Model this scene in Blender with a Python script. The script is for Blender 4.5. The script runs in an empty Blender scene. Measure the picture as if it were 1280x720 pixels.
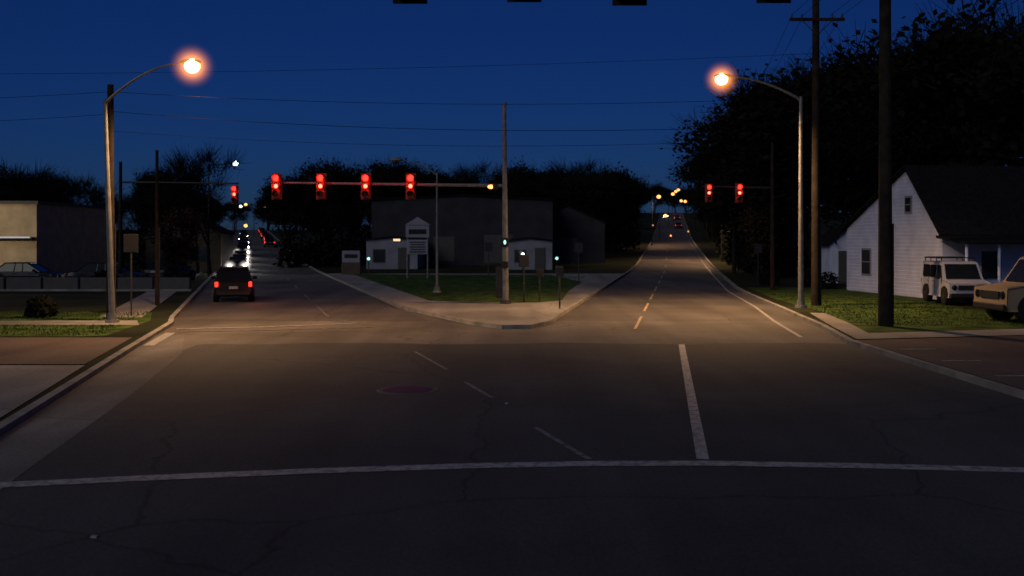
import bpy, math, random
from mathutils import Vector, Matrix
random.seed(7)
S = bpy.context.scene
S.view_settings.view_transform = 'Standard'
S.view_settings.look = 'None'
S.view_settings.exposure = 0
COL = S.collection

# ------------------------------------------------------------------ materials
def new_mat(name):
    m = bpy.data.materials.new(name); m.use_nodes = True
    return m, m.node_tree.nodes, m.node_tree.links, m.node_tree.nodes['Principled BSDF']

def mat(name, c, rough=0.7, var=0.25, scale=3.0, bump=0.0, bscale=40.0, metal=0.0, emit=None, estr=0.0, spec=0.3):
    m, N, L, b = new_mat(name)
    b.inputs['Roughness'].default_value = rough
    b.inputs['Metallic'].default_value = metal
    b.inputs['Specular IOR Level'].default_value = spec
    tc = N.new('ShaderNodeTexCoord')
    n = N.new('ShaderNodeTexNoise'); n.inputs['Scale'].default_value = scale; n.inputs['Detail'].default_value = 6
    L.new(tc.outputs['Object'], n.inputs['Vector'])
    r = N.new('ShaderNodeValToRGB')
    r.color_ramp.elements[0].position = 0.3; r.color_ramp.elements[1].position = 0.7
    r.color_ramp.elements[0].color = (*[v*(1-var) for v in c], 1)
    r.color_ramp.elements[1].color = (*[min(1, v*(1+var)) for v in c], 1)
    L.new(n.outputs['Fac'], r.inputs['Fac']); L.new(r.outputs['Color'], b.inputs['Base Color'])
    if bump:
        n2 = N.new('ShaderNodeTexNoise'); n2.inputs['Scale'].default_value = bscale; n2.inputs['Detail'].default_value = 4
        L.new(tc.outputs['Object'], n2.inputs['Vector'])
        bp = N.new('ShaderNodeBump'); bp.inputs['Strength'].default_value = bump; bp.inputs['Distance'].default_value = 0.03
        L.new(n2.outputs['Fac'], bp.inputs['Height']); L.new(bp.outputs['Normal'], b.inputs['Normal'])
    if emit:
        b.inputs['Emission Color'].default_value = (*emit, 1); b.inputs['Emission Strength'].default_value = estr
    return m

def asphalt(name, c, patch=0.35, crack=True):
    m, N, L, b = new_mat(name)
    b.inputs['Roughness'].default_value = 0.8; b.inputs['Specular IOR Level'].default_value = 0.25
    tc = N.new('ShaderNodeTexCoord')
    def noise(s, d=6, vec=None, dist=0.0):
        n = N.new('ShaderNodeTexNoise'); n.inputs['Scale'].default_value = s; n.inputs['Detail'].default_value = d
        n.inputs['Distortion'].default_value = dist
        L.new(vec or tc.outputs['Object'], n.inputs['Vector']); return n
    mp = N.new('ShaderNodeMapping'); mp.inputs['Scale'].default_value = (1.0, 0.08, 1.0)
    L.new(tc.outputs['Object'], mp.inputs['Vector'])
    big = noise(0.22); streak = noise(0.9, 4, mp.outputs['Vector']); fine = noise(22, 3)
    def mr(sock, a, bb, lo, hi):
        r = N.new('ShaderNodeMapRange'); r.inputs['From Min'].default_value = a; r.inputs['From Max'].default_value = bb
        r.inputs['To Min'].default_value = lo; r.inputs['To Max'].default_value = hi
        L.new(sock, r.inputs['Value']); return r.outputs['Result']
    def mul(a, bb):
        x = N.new('ShaderNodeMath'); x.operation = 'MULTIPLY'; L.new(a, x.inputs[0]); L.new(bb, x.inputs[1]); return x.outputs[0]
    f = mul(mr(big.outputs['Fac'], .35, .65, 1-patch, 1+patch), mr(streak.outputs['Fac'], .35, .65, 1-patch*.7, 1+patch*.7))
    f = mul(f, mr(fine.outputs['Fac'], .3, .7, .75, 1.25))
    if crack:
        wv = N.new('ShaderNodeTexVoronoi'); wv.feature = 'DISTANCE_TO_EDGE'; wv.inputs['Scale'].default_value = 0.22
        dn = noise(1.3, 5)
        mx = N.new('ShaderNodeMix'); mx.data_type = 'VECTOR'; mx.inputs['Factor'].default_value = 0.35
        L.new(tc.outputs['Object'], mx.inputs[4]); L.new(dn.outputs['Color'], mx.inputs[5])
        L.new(mx.outputs[1], wv.inputs['Vector'])
        f = mul(f, mr(wv.outputs['Distance'], 0.0, 0.006, 0.55, 1.0))
    cm = N.new('ShaderNodeVectorMath'); cm.operation = 'SCALE'; cm.inputs[0].default_value = c
    L.new(f, cm.inputs['Scale']); L.new(cm.outputs[0], b.inputs['Base Color'])
    bp = N.new('ShaderNodeBump'); bp.inputs['Strength'].default_value = 0.35; bp.inputs['Distance'].default_value = 0.02
    g = noise(60, 3); L.new(g.outputs['Fac'], bp.inputs['Height']); L.new(bp.outputs['Normal'], b.inputs['Normal'])
    return m

def paint(name, c, under=(0.045, 0.045, 0.047), wear=0.5):
    m, N, L, b = new_mat(name); b.inputs['Roughness'].default_value = 0.6
    tc = N.new('ShaderNodeTexCoord')
    n = N.new('ShaderNodeTexNoise'); n.inputs['Scale'].default_value = 7; n.inputs['Detail'].default_value = 9; n.inputs['Roughness'].default_value = .7
    L.new(tc.outputs['Object'], n.inputs['Vector'])
    r = N.new('ShaderNodeValToRGB'); r.color_ramp.elements[0].position = wear-.12; r.color_ramp.elements[1].position = wear+.12
    r.color_ramp.elements[0].color = (*under, 1); r.color_ramp.elements[1].color = (*c, 1)
    L.new(n.outputs['Fac'], r.inputs['Fac']); L.new(r.outputs['Color'], b.inputs['Base Color'])
    return m

def emis(name, c, s):
    m, N, L, b = new_mat(name)
    b.inputs['Base Color'].default_value = (*[v*.3 for v in c], 1)
    b.inputs['Emission Color'].default_value = (*c, 1); b.inputs['Emission Strength'].default_value = s
    return m

M = dict(
 grass=mat('grass', (0.045, 0.075, 0.02), .95, .55, 1.2, .8, 25, spec=.05),
 earth=mat('dark_turf', (0.022, 0.026, 0.014), .95, .4, .3, .5, 5, spec=.05),
 old=asphalt('old_asphalt', (0.11, 0.10, 0.09), .28),
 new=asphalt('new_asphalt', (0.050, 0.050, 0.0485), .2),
 far=asphalt('road_asphalt', (0.085, 0.078, 0.072), .25),
 brown=asphalt('brown_asphalt', (0.08, 0.057, 0.047), .3),
 conc=asphalt('concrete_paving', (0.21, 0.20, 0.185), .25, True),
 kerb=mat('kerb_concrete', (0.22, 0.21, 0.19), .85, .35, 1.5, .4, 20),
 gutter=asphalt('gutter_concrete', (0.12, 0.115, 0.105), .4, True),
 white=paint('white_road_paint', (0.36, 0.35, 0.345), wear=.44),
 worn=paint('worn_road_paint', (0.22, 0.21, 0.205), wear=.5),
 yellow=paint('yellow_road_paint', (0.5, 0.36, 0.18), wear=.44),
 metal=mat('galvanised_steel', (0.17, 0.17, 0.17), .5, .25, 4, metal=.3),
 dmetal=mat('dark_steel', (0.04, 0.04, 0.04), .5, .2, 4, metal=.4),
 wood=mat('weathered_pole_wood', (0.022, 0.018, 0.015), .9, .4, 3, .5, 15, spec=.1),
 black=mat('black_plastic', (0.012, 0.012, 0.012), .5, .1),
 rubber=mat('tyre_rubber', (0.012, 0.012, 0.012), .9, .1),
 glass=mat('car_glass', (0.008, 0.010, 0.012), .15, .1, spec=.4),
 bark=mat('bark', (0.014, 0.012, 0.01), .95, .4, 5, spec=.05),
 leaf=mat('leaf', (0.010, 0.012, 0.008), .95, .5, .8, spec=.02),
 leafd=mat('dry_leaf', (0.05, 0.032, 0.018), .9, .5, .8, spec=.05),
 housing=mat('signal_housing_red_glow', (0.30, 0.05, 0.025), .5, .15, 5),  # red glow of the lit lenses is put into this base colour
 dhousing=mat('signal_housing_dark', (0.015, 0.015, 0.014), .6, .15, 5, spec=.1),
 wire=mat('cable', (0.002, 0.002, 0.003), 1, .1, spec=.0),
 siding=mat('white_siding', (0.56, 0.6, 0.78), .7, .12, 1.5),
 shingle=mat('dark_shingles', (0.012, 0.012, 0.014), .9, .35, 6, .5, 10, spec=.05),
 brick=mat('tan_render', (0.42, 0.33, 0.2), .8, .2, 1.2),
 bwall=mat('brown_render', (0.08, 0.058, 0.042), .8, .2, 1.2),
 ware=mat('warehouse_cladding', (0.036, 0.037, 0.044), .8, .2, .6, spec=.1),
 pale=mat('pale_render', (0.22, 0.23, 0.28), .8, .2, .8),
 winpane=mat('window_pane', (0.02, 0.025, 0.03), .1, .1, spec=.5),
 trim=mat('trim', (0.07, 0.07, 0.07), .7, .1),
)
E = dict(
 red=emis('red_lens', (1, 0.02, 0.012), 5), red2=emis('amber_red_lens', (1, 0.15, 0.08), 5),
 off=mat('unlit_lens', (0.05, 0.03, 0.02), .3, .1), head=emis('headlight_lens', (1, .93, .85), 45),
 tail=emis('tail_lens', (1, .03, .015), 3), tailoff=mat('tail_lens_off', (0.15, .01, .01), .25, .1),
 sodium=emis('sodium_lens', (1, .5, .15), 14), orange=emis('orange_bulb', (1, .30, .07), 4.5), dimo=emis('dim_orange_bulb', (1, .4, .12), 1.6),
 white=emis('white_bulb', (.9, .95, 1), 5), cyan=emis('cyan_bulb', (.45, 1, .85), 1.3),
 warmwin=emis('lit_window', (1, .7, .4), 1.2), strip=emis('light_strip', (.8, .85, 1), .35),
 plate=mat('licence_plate', (.3, .3, .3), .5, .1),
)
# ------------------------------------------------------------------ mesh builder
class MB:
    def __init__(s): s.v = []; s.f = []; s.mi = []; s.mats = []
    def mid(s, m):
        if m not in s.mats: s.mats.append(m)
        return s.mats.index(m)
    def add(s, vs, fs, m):
        o = len(s.v); s.v += [tuple(v) for v in vs]; k = s.mid(m)
        for f in fs: s.f.append([i+o for i in f]); s.mi.append(k)
    def box(s, c, d, m, rz=0.0, bev=0.0):
        x, y, z = [q/2 for q in d]
        R = Matrix.Rotation(rz, 3, 'Z'); c = Vector(c)
        if bev <= 0:
            vs = [R @ Vector((a*x, b*y, e*z)) + c for a in (-1, 1) for b in (-1, 1) for e in (-1, 1)]
            s.add(vs, [(0,1,3,2),(4,6,7,5),(0,4,5,1),(2,3,7,6),(0,2,6,4),(1,5,7,3)], m)
        else:
            rings = []
            for zz, ins in ((-z, bev), (-z+bev, 0), (z-bev, 0), (z, bev)):
                a, b2 = x-ins, y-ins; k = bev if ins == 0 else bev*.5
                rings.append([(-a+k,-b2),(a-k,-b2),(a,-b2+k),(a,b2-k),(a-k,b2),(-a+k,b2),(-a,b2-k),(-a,-b2+k)])
                rings[-1] = [R @ Vector((p[0], p[1], zz)) + c for p in rings[-1]]
            vs = [p for r in rings for p in r]; fs = [tuple(range(7, -1, -1)), tuple(range(24, 32))]
            for i in range(3):
                for j in range(8): fs.append((i*8+j, i*8+(j+1) % 8, (i+1)*8+(j+1) % 8, (i+1)*8+j))
            s.add(vs, fs, m)
    def cyl(s, a, b, r0, r1, m, n=10, cap=True):
        a = Vector(a); b = Vector(b); d = (b-a)
        if d.length < 1e-6: return
        d.normalize(); u = d.orthogonal().normalized(); w = d.cross(u)
        vs = []
        for p, r in ((a, r0), (b, r1)):
            for i in range(n):
                t = 2*math.pi*i/n; vs.append(p + u*math.cos(t)*r + w*math.sin(t)*r)
        fs = [(i, (i+1) % n, n+(i+1) % n, n+i) for i in range(n)]
        if cap: fs += [tuple(range(n-1, -1, -1)), tuple(range(n, 2*n))]
        s.add(vs, fs, m)
    def path(s, pts, rs, m, n=8):
        for i in range(len(pts)-1): s.cyl(pts[i], pts[i+1], rs[i], rs[i+1], m, n)
    def ell(s, c, r, m, nu=12, nv=8):
        vs = []; fs = []
        for j in range(nv+1):
            ph = math.pi*j/nv
            for i in range(nu):
                t = 2*math.pi*i/nu
                vs.append((c[0]+r[0]*math.sin(ph)*math.cos(t), c[1]+r[1]*math.sin(ph)*math.sin(t), c[2]+r[2]*math.cos(ph)))
        for j in range(nv):
            for i in range(nu): fs.append((j*nu+i, (j+1)*nu+i, (j+1)*nu+(i+1) % nu, j*nu+(i+1) % nu))
        s.add(vs, fs, m)
    def prism(s, prof, x0, x1, m, axis='X'):
        n = len(prof)
        def P(t, p): return (t, p[0], p[1]) if axis == 'X' else (p[0], t, p[1])
        vs = [P(x0, p) for p in prof] + [P(x1, p) for p in prof]
        fs = [tuple(range(n)), tuple(range(2*n-1, n-1, -1))] + [(i, (i+1) % n, n+(i+1) % n, n+i) for i in range(n)]
        s.add(vs, fs, m)
    def mesh(s, name, smooth=False):
        me = bpy.data.meshes.new(name); me.from_pydata(s.v, [], s.f)
        for m in s.mats: me.materials.append(m)
        me.polygons.foreach_set('material_index', s.mi)
        if smooth: me.polygons.foreach_set('use_smooth', [True]*len(s.f))
        me.update(); return me
    def obj(s, name, loc=(0,0,0), rz=0.0, parent=None, smooth=False, fixn=True):
        me = s.mesh(name, smooth)
        if fixn:
            import bmesh
            bm = bmesh.new(); bm.from_mesh(me); bmesh.ops.recalc_face_normals(bm, faces=bm.faces); bm.to_mesh(me); bm.free()
        o = bpy.data.objects.new(name, me); COL.objects.link(o)
        o.location = loc; o.rotation_euler = (0, 0, rz)
        if parent: o.parent = parent
        return o
def empty(name, loc=(0,0,0), rz=0):
    o = bpy.data.objects.new(name, None); COL.objects.link(o); o.location = loc; o.rotation_euler = (0,0,rz); return o
def light(name, kind, loc, power, color, parent=None, size=.15, spot=None, blend=.6):
    l = bpy.data.lights.new(name, kind); l.energy = power; l.color = color
    if kind in ('POINT', 'SPOT'): l.shadow_soft_size = size
    if spot: l.spot_size = math.radians(spot); l.spot_blend = blend
    o = bpy.data.objects.new(name, l); COL.objects.link(o); o.location = loc
    if parent: o.parent = parent
    return o

# ------------------------------------------------------------------ terrain shape
def interp(x, xs, ys):
    if x <= xs[0]: return ys[0]
    for i in range(1, len(xs)):
        if x <= xs[i]: return ys[i-1]+(ys[i]-ys[i-1])*(x-xs[i-1])/(xs[i]-xs[i-1])
    return ys[-1]
RY, RZ = [105, 215, 336, 400, 440, 900], [0, 3.0, 9.8, 13.8, 14.6, 12]
LY, LZ = [110, 300, 400, 900], [0, 5.4, 7, 9]
def sm(f, y): return sum(f(y+k) for k in (-16, -8, 0, 8, 16))/5
def H(x, y):
    a = sm(lambda t: interp(t, LY, LZ), y); b = sm(lambda t: interp(t, RY, RZ), y)
    t = max(0, min(1, (x+35)/60)); t = t*t*(3-2*t)
    return a*(1-t)+b*t
def lL(y): return -12.75-.26*(y-38.4)
def lR(y): return -4.9-.26*(y-45)
def rL(y): return 1.9+.165*(min(y, 100)-40.4)+.155*max(0, y-100)
def rR(y): return rL(y)+8.2+1.4*max(0, min(1, (60-y)/25))

def terrain():
    xs = list(range(-600, -120, 40))+list(range(-120, 121, 5))+list(range(160, 641, 40))
    ys = list(range(-120, 90, 15))+list(range(90, 470, 5))+list(range(480, 1200, 60))
    v = [(x, y, H(x, y)-.04) for y in ys for x in xs]; n = len(xs)
    f = [(j*n+i, j*n+i+1, (j+1)*n+i+1, (j+1)*n+i) for j in range(len(ys)-1) for i in range(n-1)]
    b = MB(); b.add(v, f, M['earth']); b.obj('ground', fixn=False)
terrain()
def ribbon(b, f0, f1, y0, y1, z, m, step=4):
    n = max(2, int((y1-y0)/step)+1); vs = []
    for i in range(n):
        y = y0+(y1-y0)*i/(n-1)
        a, c = f0(y), f1(y); vs += [(a, y, H(a, y)+z), (c, y, H(a, y)+z)]
    b.add(vs, [(2*i, 2*i+1, 2*i+3, 2*i+2) for i in range(n-1)], m)
def sheet(name, pts, z, m, side=0.0):
    b = MB(); n = len(pts)
    b.add([(x, y, z) for x, y in pts], [tuple(range(n))], m)
    if side:
        b.add([(x, y, z) for x, y in pts]+[(x, y, z-side) for x, y in pts], [(i, (i+1) % n, n+(i+1) % n, n+i) for i in range(n)], m)
    return b.obj(name)
def strip(b, pts, w, z, m, h=0.0):
    """paint or kerb along a polyline on the ground, width w, optional height"""
    P = [Vector((p[0], p[1])) for p in pts]; L = []; R = []
    for i, p in enumerate(P):
        d = (P[min(i+1, len(P)-1)]-P[max(i-1, 0)]).normalized(); nn = Vector((-d.y, d.x))*w/2
        L.append(p+nn); R.append(p-nn)
    def hh(q): return H(q.x, q.y)
    vs = []; 
    for l, r in zip(L, R): vs += [(l.x, l.y, hh(l)+z+h), (r.x, r.y, hh(r)+z+h)]
    n = len(P)
    b.add(vs, [(2*i, 2*i+1, 2*i+3, 2*i+2) for i in range(n-1)], m)
    if h:
        for side in (L, R):
            vs = []
            for q in side: vs += [(q.x, q.y, hh(q)+z+h), (q.x, q.y, hh(q)-.05)]
            b.add(vs, [(2*i, 2*i+1, 2*i+3, 2*i+2) for i in range(n-1)], m)
        for i in (0, n-1):
            l, r = L[i], R[i]
            b.add([(l.x,l.y,z+h+hh(l)),(r.x,r.y,z+h+hh(r)),(r.x,r.y,hh(r)-.05),(l.x,l.y,hh(l)-.05)], [(0,1,2,3)], m)
def dense(pts, step=2.0):
    out = []
    for a, c in zip(pts[:-1], pts[1:]):
        k = max(1, int(math.dist(a, c)/step))
        for i in range(k): out.append((a[0]+(c[0]-a[0])*i/k, a[1]+(c[1]-a[1])*i/k))
    out.append(pts[-1]); return out

# ---- roads
leftk = [(-3.9,-40), (-5.2, 2), (-7.35, 13), (-8.6, 19.2), (-10.2, 27), (-11.3, 32.5), (-12.0, 36), (-12.75, 38.4)]
rightk = [(9.7,-40), (9.7, 25), (9.75, 29.5), (10.6, 35), (rR(40.4), 40.4)]
sheet('intersection_road', leftk+[(-13.8, 42.5), (12.0, 42.5)]+rightk[::-1], 0.0, M['old'])
b = MB(); ribbon(b, lL, lR, 38, 520, .004, M['far']); ribbon(b, rL, rR, 38, 520, .004, M['far']); b.obj('road', fixn=False)
front = [(9.4-.9*i, 29.6+.22*math.sin(i*.9)+.1*math.sin(i*2.3)) for i in range(21)]
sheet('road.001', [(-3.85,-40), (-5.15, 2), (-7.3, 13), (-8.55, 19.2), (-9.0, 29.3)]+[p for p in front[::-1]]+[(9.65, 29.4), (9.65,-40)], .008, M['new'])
# gutter apron, left
b = MB(); g0 = leftk[1:6]; g1 = [(x+w, y) for (x, y), w in zip(g0, (.9, 1.1, 1.35, 1.5, .9))]
b.add([(x, y, .012) for x, y in g0+g1], [(i, i+1, i+6, i+5) for i in range(4)], M['gutter']); b.obj('gutter')
# island
isl = [(-4.9,45),(-3.6,41.6),(-2.4,38.6),(-1.3,36),(-.3,34.5),(.6,34.6),(1.3,36.4),(1.9,40.4)]
isl_top = isl+[(rL(60),60),(rL(88),88),(lR(88),88),(lR(65),65)]
sheet('traffic_island_pavement', isl_top, .12, M['conc'], .16)
sheet('grass', [(-3.9,48.6),(-2,47.2),(1.2,47.2),(2.4,49),(rL(58)-1.6,58),(rL(70)-2.0,70),(rL(84)-6,84),(lR(86)+2.2,86),(lR(65)+2.0,65)], .135, M['grass'], .01)
b = MB(); strip(b, dense([(lR(110),110),(lR(88),88),(lR(65),65)]+isl+[(rL(60),60),(rL(110),110)]), .16, 0, M['kerb'], .14)
b.obj('kerb')
b = MB(); strip(b, dense([(lR(y), y) for y in range(110, 420, 10)], 5), .16, 0, M['kerb'], .13)
strip(b, dense([(rL(y), y) for y in range(110, 420, 10)], 5), .16, 0, M['kerb'], .13)
b.obj('kerb')
# left verge
sheet('verge', leftk+[(lL(60),60),(lL(100),100),(-90,100),(-90,-40)], .11, M['earth'], .14)
sheet('grass', [(-12.2,30.6),(-12.9,36.5),(-14.4,41),(-34,41),(-34,30.6)], .122, M['grass'])
sheet('driveway', [(-11.2,30.2),(-34,30.2),(-34,23.6),(-9.9,23.7)], .126, M['brown'])
sheet('pavement', [(-5.4,0),(-7.5,13),(-9.8,23.5),(-34,23.5),(-34,0)], .126, M['conc'])
b = MB(); b.add([(x,y,.130) for x,y in ((-12.6,34.6),(-13.4,36.6),(-20,36.2),(-34,35.9),(-34,34.7),(-20,34.9))], [(0,1,2,5),(5,2,3,4)], M['conc'])
ribbon(b, lambda y: lL(y)-2.7, lambda y: lL(y)-1.1, 38, 99, .130, M['conc']); b.obj('pavement')
b = MB(); strip(b, dense(leftk+[(lL(y), y) for y in range(48, 420, 10)], 3), .18, 0, M['kerb'], .13); b.obj('kerb')
# right verge
sheet('verge', rightk[1:]+[(rR(y), y) for y in (45, 50, 55, 60, 80, 100)]+[(120,100),(120,25)], .11, M['earth'], .14)
sheet('grass', [(11.0,31.6),(11.6,35),(12.4,40.4),(rR(50)+.6,50),(rR(62)+.6,62),(26,62),(19,46),(19,33.8)], .122, M['grass'])
sheet('pavement', [(10.0,29.7),(10.8,35),(11.75,40.4),(12.35,40.4),(11.6,35),(11.0,31.6),(19,33.8),(60,40),(60,37.4),(19,31.8)], .128, M['conc'])
sheet('parking_lot', [(9.85,-40),(9.85,29.4),(19,31.6),(60,37),(60,-40)], .126, M['brown'])
b = MB(); strip(b, dense(rightk+[(rR(y), y) for y in range(45, 420, 6)], 3), .18, 0, M['kerb'], .13); b.obj('kerb')

# ---- markings
b = MB()
strip(b, [(-6.35,12.45),(-4.6,12.85),(-2.5,13.25),(-.5,13.55),(1.1,13.68),(2.6,13.7),(4.6,13.55),(6.6,13.3),(9.5,12.95)], .3, .016, M['white']); 
b.obj('stop_line')
b = MB()
strip(b, dense([(2.6,13.95),(4.85,29.3)], .8), .17, .016, M['white']); b.obj('lane_line')
b = MB()
for p, q in (((1.05,13.95),(.38,16.3)), ((-.38,19.4),(-.98,21.5)), ((-1.5,23.6),(-2.6,27.4))):
    strip(b, [p, q], .09, .016, M['worn'])
strip(b, [(-11.3,34.5),(-8.4,35.3),(-5.6,36.9)], .22, .012, M['white'])
strip(b, [(-10.9,33.4),(-8.6,33.9),(-4.6,35.2)], .14, .012, M['worn'])
strip(b, [(-10.3,29.0),(-11.0,33.0)], .3, .014, M['white'])
for y in range(40, 400, 12):
    c = (lL(y)+lR(y))/2+1.2; strip(b, [(c, y), (c-.26*(4 if y > 42 else 6), y+(4 if y > 42 else 6))], .12, .012, M['worn'])
b.obj('lane_line')
b = MB()
for y in [34.5, 43, 51.5, 60, 70, 80, 92, 106, 126, 150, 180, 215, 250, 290, 330, 370]:
    L_ = 5.5; f = lambda t: 4.36+.165*(min(t,100)-34.9)+.155*max(0,t-100)-.15
    strip(b, dense([(f(y), y), (f(y+L_), y+L_)]), .10, .012, M['yellow'])
b.obj('centre_line')
b = MB(); strip(b, dense([(8.9,31.5),(9.7,38),(rR(46)-.9,46),(rR(60)-.7,60),(rR(100)-.7,100)]), .13, .012, M['white'])
strip(b, dense([(rR(y)-.7, y) for y in range(100, 400, 10)], 5), .13, .012, M['worn']); b.obj('edge_line')
b = MB(); strip(b, [(rL(125),125),(rR(125),125)], .8, .014, M['white']); b.obj('crosswalk_line')
b = MB()
for y in (19, 21.6, 24.3, 26.9): strip(b, [(10.2, y), (11.15, y+.05)], .14, .134, M['white'])
b.obj('parking_mark')
b = MB(); b.cyl((-2.07,20.4,.009),(-2.07,20.4,.02),.62,.6,M['trim'],28); b.cyl((-2.07,20.4,.02),(-2.07,20.4,.024),.5,.5,M['black'],28); b.obj('manhole_cover')
for x, y in ((-.1,18.7),(-4.2,10.3)):
    b = MB(); b.prism([(-.03,0),(-.018,.018),(.018,.018),(.03,0)], -.03, .03, M['pale']); b.obj('road_stud', (x, y, .01))

# ------------------------------------------------------------------ street lamps
def halo_mat(strength, R, col=(1, .30, .05)):  # emissive volume fading outwards, imitates lens bloom around a lamp
    m = bpy.data.materials.new('lamp_bloom'); m.use_nodes = True; N = m.node_tree.nodes; L = m.node_tree.links; N.clear()
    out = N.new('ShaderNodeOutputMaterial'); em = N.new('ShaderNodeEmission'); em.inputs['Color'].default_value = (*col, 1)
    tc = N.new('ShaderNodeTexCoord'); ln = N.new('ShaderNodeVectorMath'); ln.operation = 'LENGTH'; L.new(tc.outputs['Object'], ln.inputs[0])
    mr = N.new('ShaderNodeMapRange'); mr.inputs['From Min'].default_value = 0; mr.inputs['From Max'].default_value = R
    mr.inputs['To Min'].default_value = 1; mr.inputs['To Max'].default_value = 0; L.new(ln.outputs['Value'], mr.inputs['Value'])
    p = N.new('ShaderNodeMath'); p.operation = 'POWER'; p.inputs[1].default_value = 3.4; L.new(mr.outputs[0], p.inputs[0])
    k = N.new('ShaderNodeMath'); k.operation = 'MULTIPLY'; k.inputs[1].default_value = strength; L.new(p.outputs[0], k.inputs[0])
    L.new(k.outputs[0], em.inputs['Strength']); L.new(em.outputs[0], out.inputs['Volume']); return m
def bloom_ball(parent, loc, R, s, col=(1, .30, .05)):  # added self-lit ball for the bloom of a lamp, no mist in the air
    b = MB(); b.ell((0,0,0), (R,R,R), halo_mat(s, R, col), 20, 12); b.obj('lamp_bloom', loc, parent=parent)
def street_lamp(loc, top, dx, zl, power, lean=0.0, r=.11, lit=True):
    e = empty('street_lamp', (loc[0], loc[1], .11)); b = MB()
    zb = .11; s = 1 if dx > 0 else -1
    b.cyl((0,0,0),(0,0,.12),.24,.24,M['kerb'],12)
    b.cyl((0,0,.12),(0,0,.35),.17,.15,M['metal'],12)
    b.cyl((0,0,.3),(lean,0,top-zb),r,r*.6,M['metal'],12)
    pts = []
    for i in range(13):
        t = i/12; pts.append((lean+dx*t, 0, top-.15-zb+(zl-top+.15)*math.sin(t*math.pi/2)**.9))
    b.path(pts, [r*.5-.0022*i for i in range(13)], M['metal'])
    hx = lean+dx
    b.ell((hx+s*.22, 0, zl-zb+.04), (.38,.17,.10), M['metal'])
    b.obj('pole_and_arm', parent=e)
    g = MB(); g.ell((hx+s*.28, 0, zl-zb-.1), (.27,.23,.25) if lit else (.2,.13,.1), E['sodium'] if lit else M['glass'], 20, 12); g.obj('lens', parent=e, smooth=True)
    if lit:
        light('lamp_light', 'SPOT', (hx+s*.28, 0, zl-zb-.45), power, (1,.55,.24), e, .15, 150, .8)
        bloom_ball(e, (hx+s*.28, 0, zl-zb-.1), .9, 9)
    return e
street_lamp((-13.9,35.6), 7.9, 2.75, 9.15, 5600, -.25)
street_lamp((12.3,43.6), 9.1, -3.1, 9.95, 9000, 0, .12)
street_lamp((-4.1,56), 6.7, -2.0, 7.35, 0, 0, .08, False)

# ------------------------------------------------------------------ traffic signals
def signal(x, y, z, sc=1.0, lit=True, power=14, rz=0):
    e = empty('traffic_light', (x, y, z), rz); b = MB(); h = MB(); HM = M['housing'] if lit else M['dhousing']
    w, hh, d = .36*sc, .36*sc, .26*sc
    b.box((0, .06*sc, 0), (.46*sc, .02, 1.18*sc), HM)
    for i in (-1, 0, 1):
        b.box((0, 0, i*hh), (w, d, hh-.01), HM, 0, .03*sc)
        n = 12; R = .155*sc; vs = []
        for yy, a0 in ((-d/2, 0), (-d/2-.2*sc, .25)):
            for k in range(n+1):
                t = -.25*math.pi+a0+(1.5*math.pi-2*a0)*k/n
                vs.append((R*math.cos(t), yy, i*hh+R*math.sin(t)))
        b.add(vs, [(k, k+1, n+2+k, n+1+k) for k in range(n)], HM)
        lm = (E['red'] if i == 1 else E['red2'] if i == 0 else E['off']) if lit else E['off']
        rr = .14*sc if i == 1 else .09*sc if i == 0 else .13*sc
        vs = [(rr*math.cos(2*math.pi*k/16), -d/2-.012, i*hh+rr*math.sin(2*math.pi*k/16)) for k in range(16)]
        h.add(vs+[(0,-d/2-.04,i*hh)], [(k,(k+1)%16,16) for k in range(16)], lm)
    b.obj('housing', parent=e); h.obj('lenses', parent=e)
    if lit and power: light('red_glow', 'POINT', (0, -.6*sc, .2*sc), power, (1,.02,.012), e, .05)
    return e
# far mast arm on the island
b = MB()
b.cyl((-.29,46.3,.12),(-.29,46.3,.3),.26,.22,M['dmetal'],12)
b.cyl((-.29,46.3,.3),(-.35,46.3,9.2),.15,.09,M['metal'],12)
b.cyl((-.29,46.3,5.45),(-10.9,46.3,5.6),.085,.045,M['metal'],10)
b.cyl((-.29,46.3,5.45),(-.75,46.2,5.45),.05,.05,M['metal'])
b.cyl((-.3,46.3,9.1),(-.3,46.3,9.25),.11,.02,M['metal'])
b.box((-.32,46.1,2.9),(.34,.2,.4),M['black'],0,.03); b.box((-.32,46.1,1.9),(.3,.2,.3),M['black'],0,.03)
b.box((-.5,46.5,1.1),(.5,.4,1.4),M['dmetal'],0,.04)
b.obj('traffic_signal_pole')
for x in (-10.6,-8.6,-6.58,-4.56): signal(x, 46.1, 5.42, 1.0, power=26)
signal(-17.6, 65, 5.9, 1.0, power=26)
b = MB(); b.cyl((-25,65.4,.1),(-25,65.4,8),.14,.1,M['wood']); b.cyl((-25,65.4,6.7),(-17.4,65.2,6.6),.07,.05,M['dmetal']); b.obj('traffic_signal_pole')
b = MB(); b.ell((-.95,46.2,5.4),(.15,.08,.09),E['orange']); b.ell((-.74,46.2,5.4),(.16,.12,.17),M['black']); b.ell((-.32,45.97,2.9),(.06,.04,.1),E['cyan']); b.obj('pedestrian_signal')
# right mast
b = MB(); b.cyl((15,59,.1),(15,59,8.6),.14,.09,M['wood']); b.cyl((15,59,6.0),(10.9,59,6.1),.06,.04,M['dmetal']); b.obj('traffic_signal_pole')
signal(13.05, 58.8, 5.7, .95, power=12); signal(11.3, 58.8, 5.7, .9, power=3)
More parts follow.
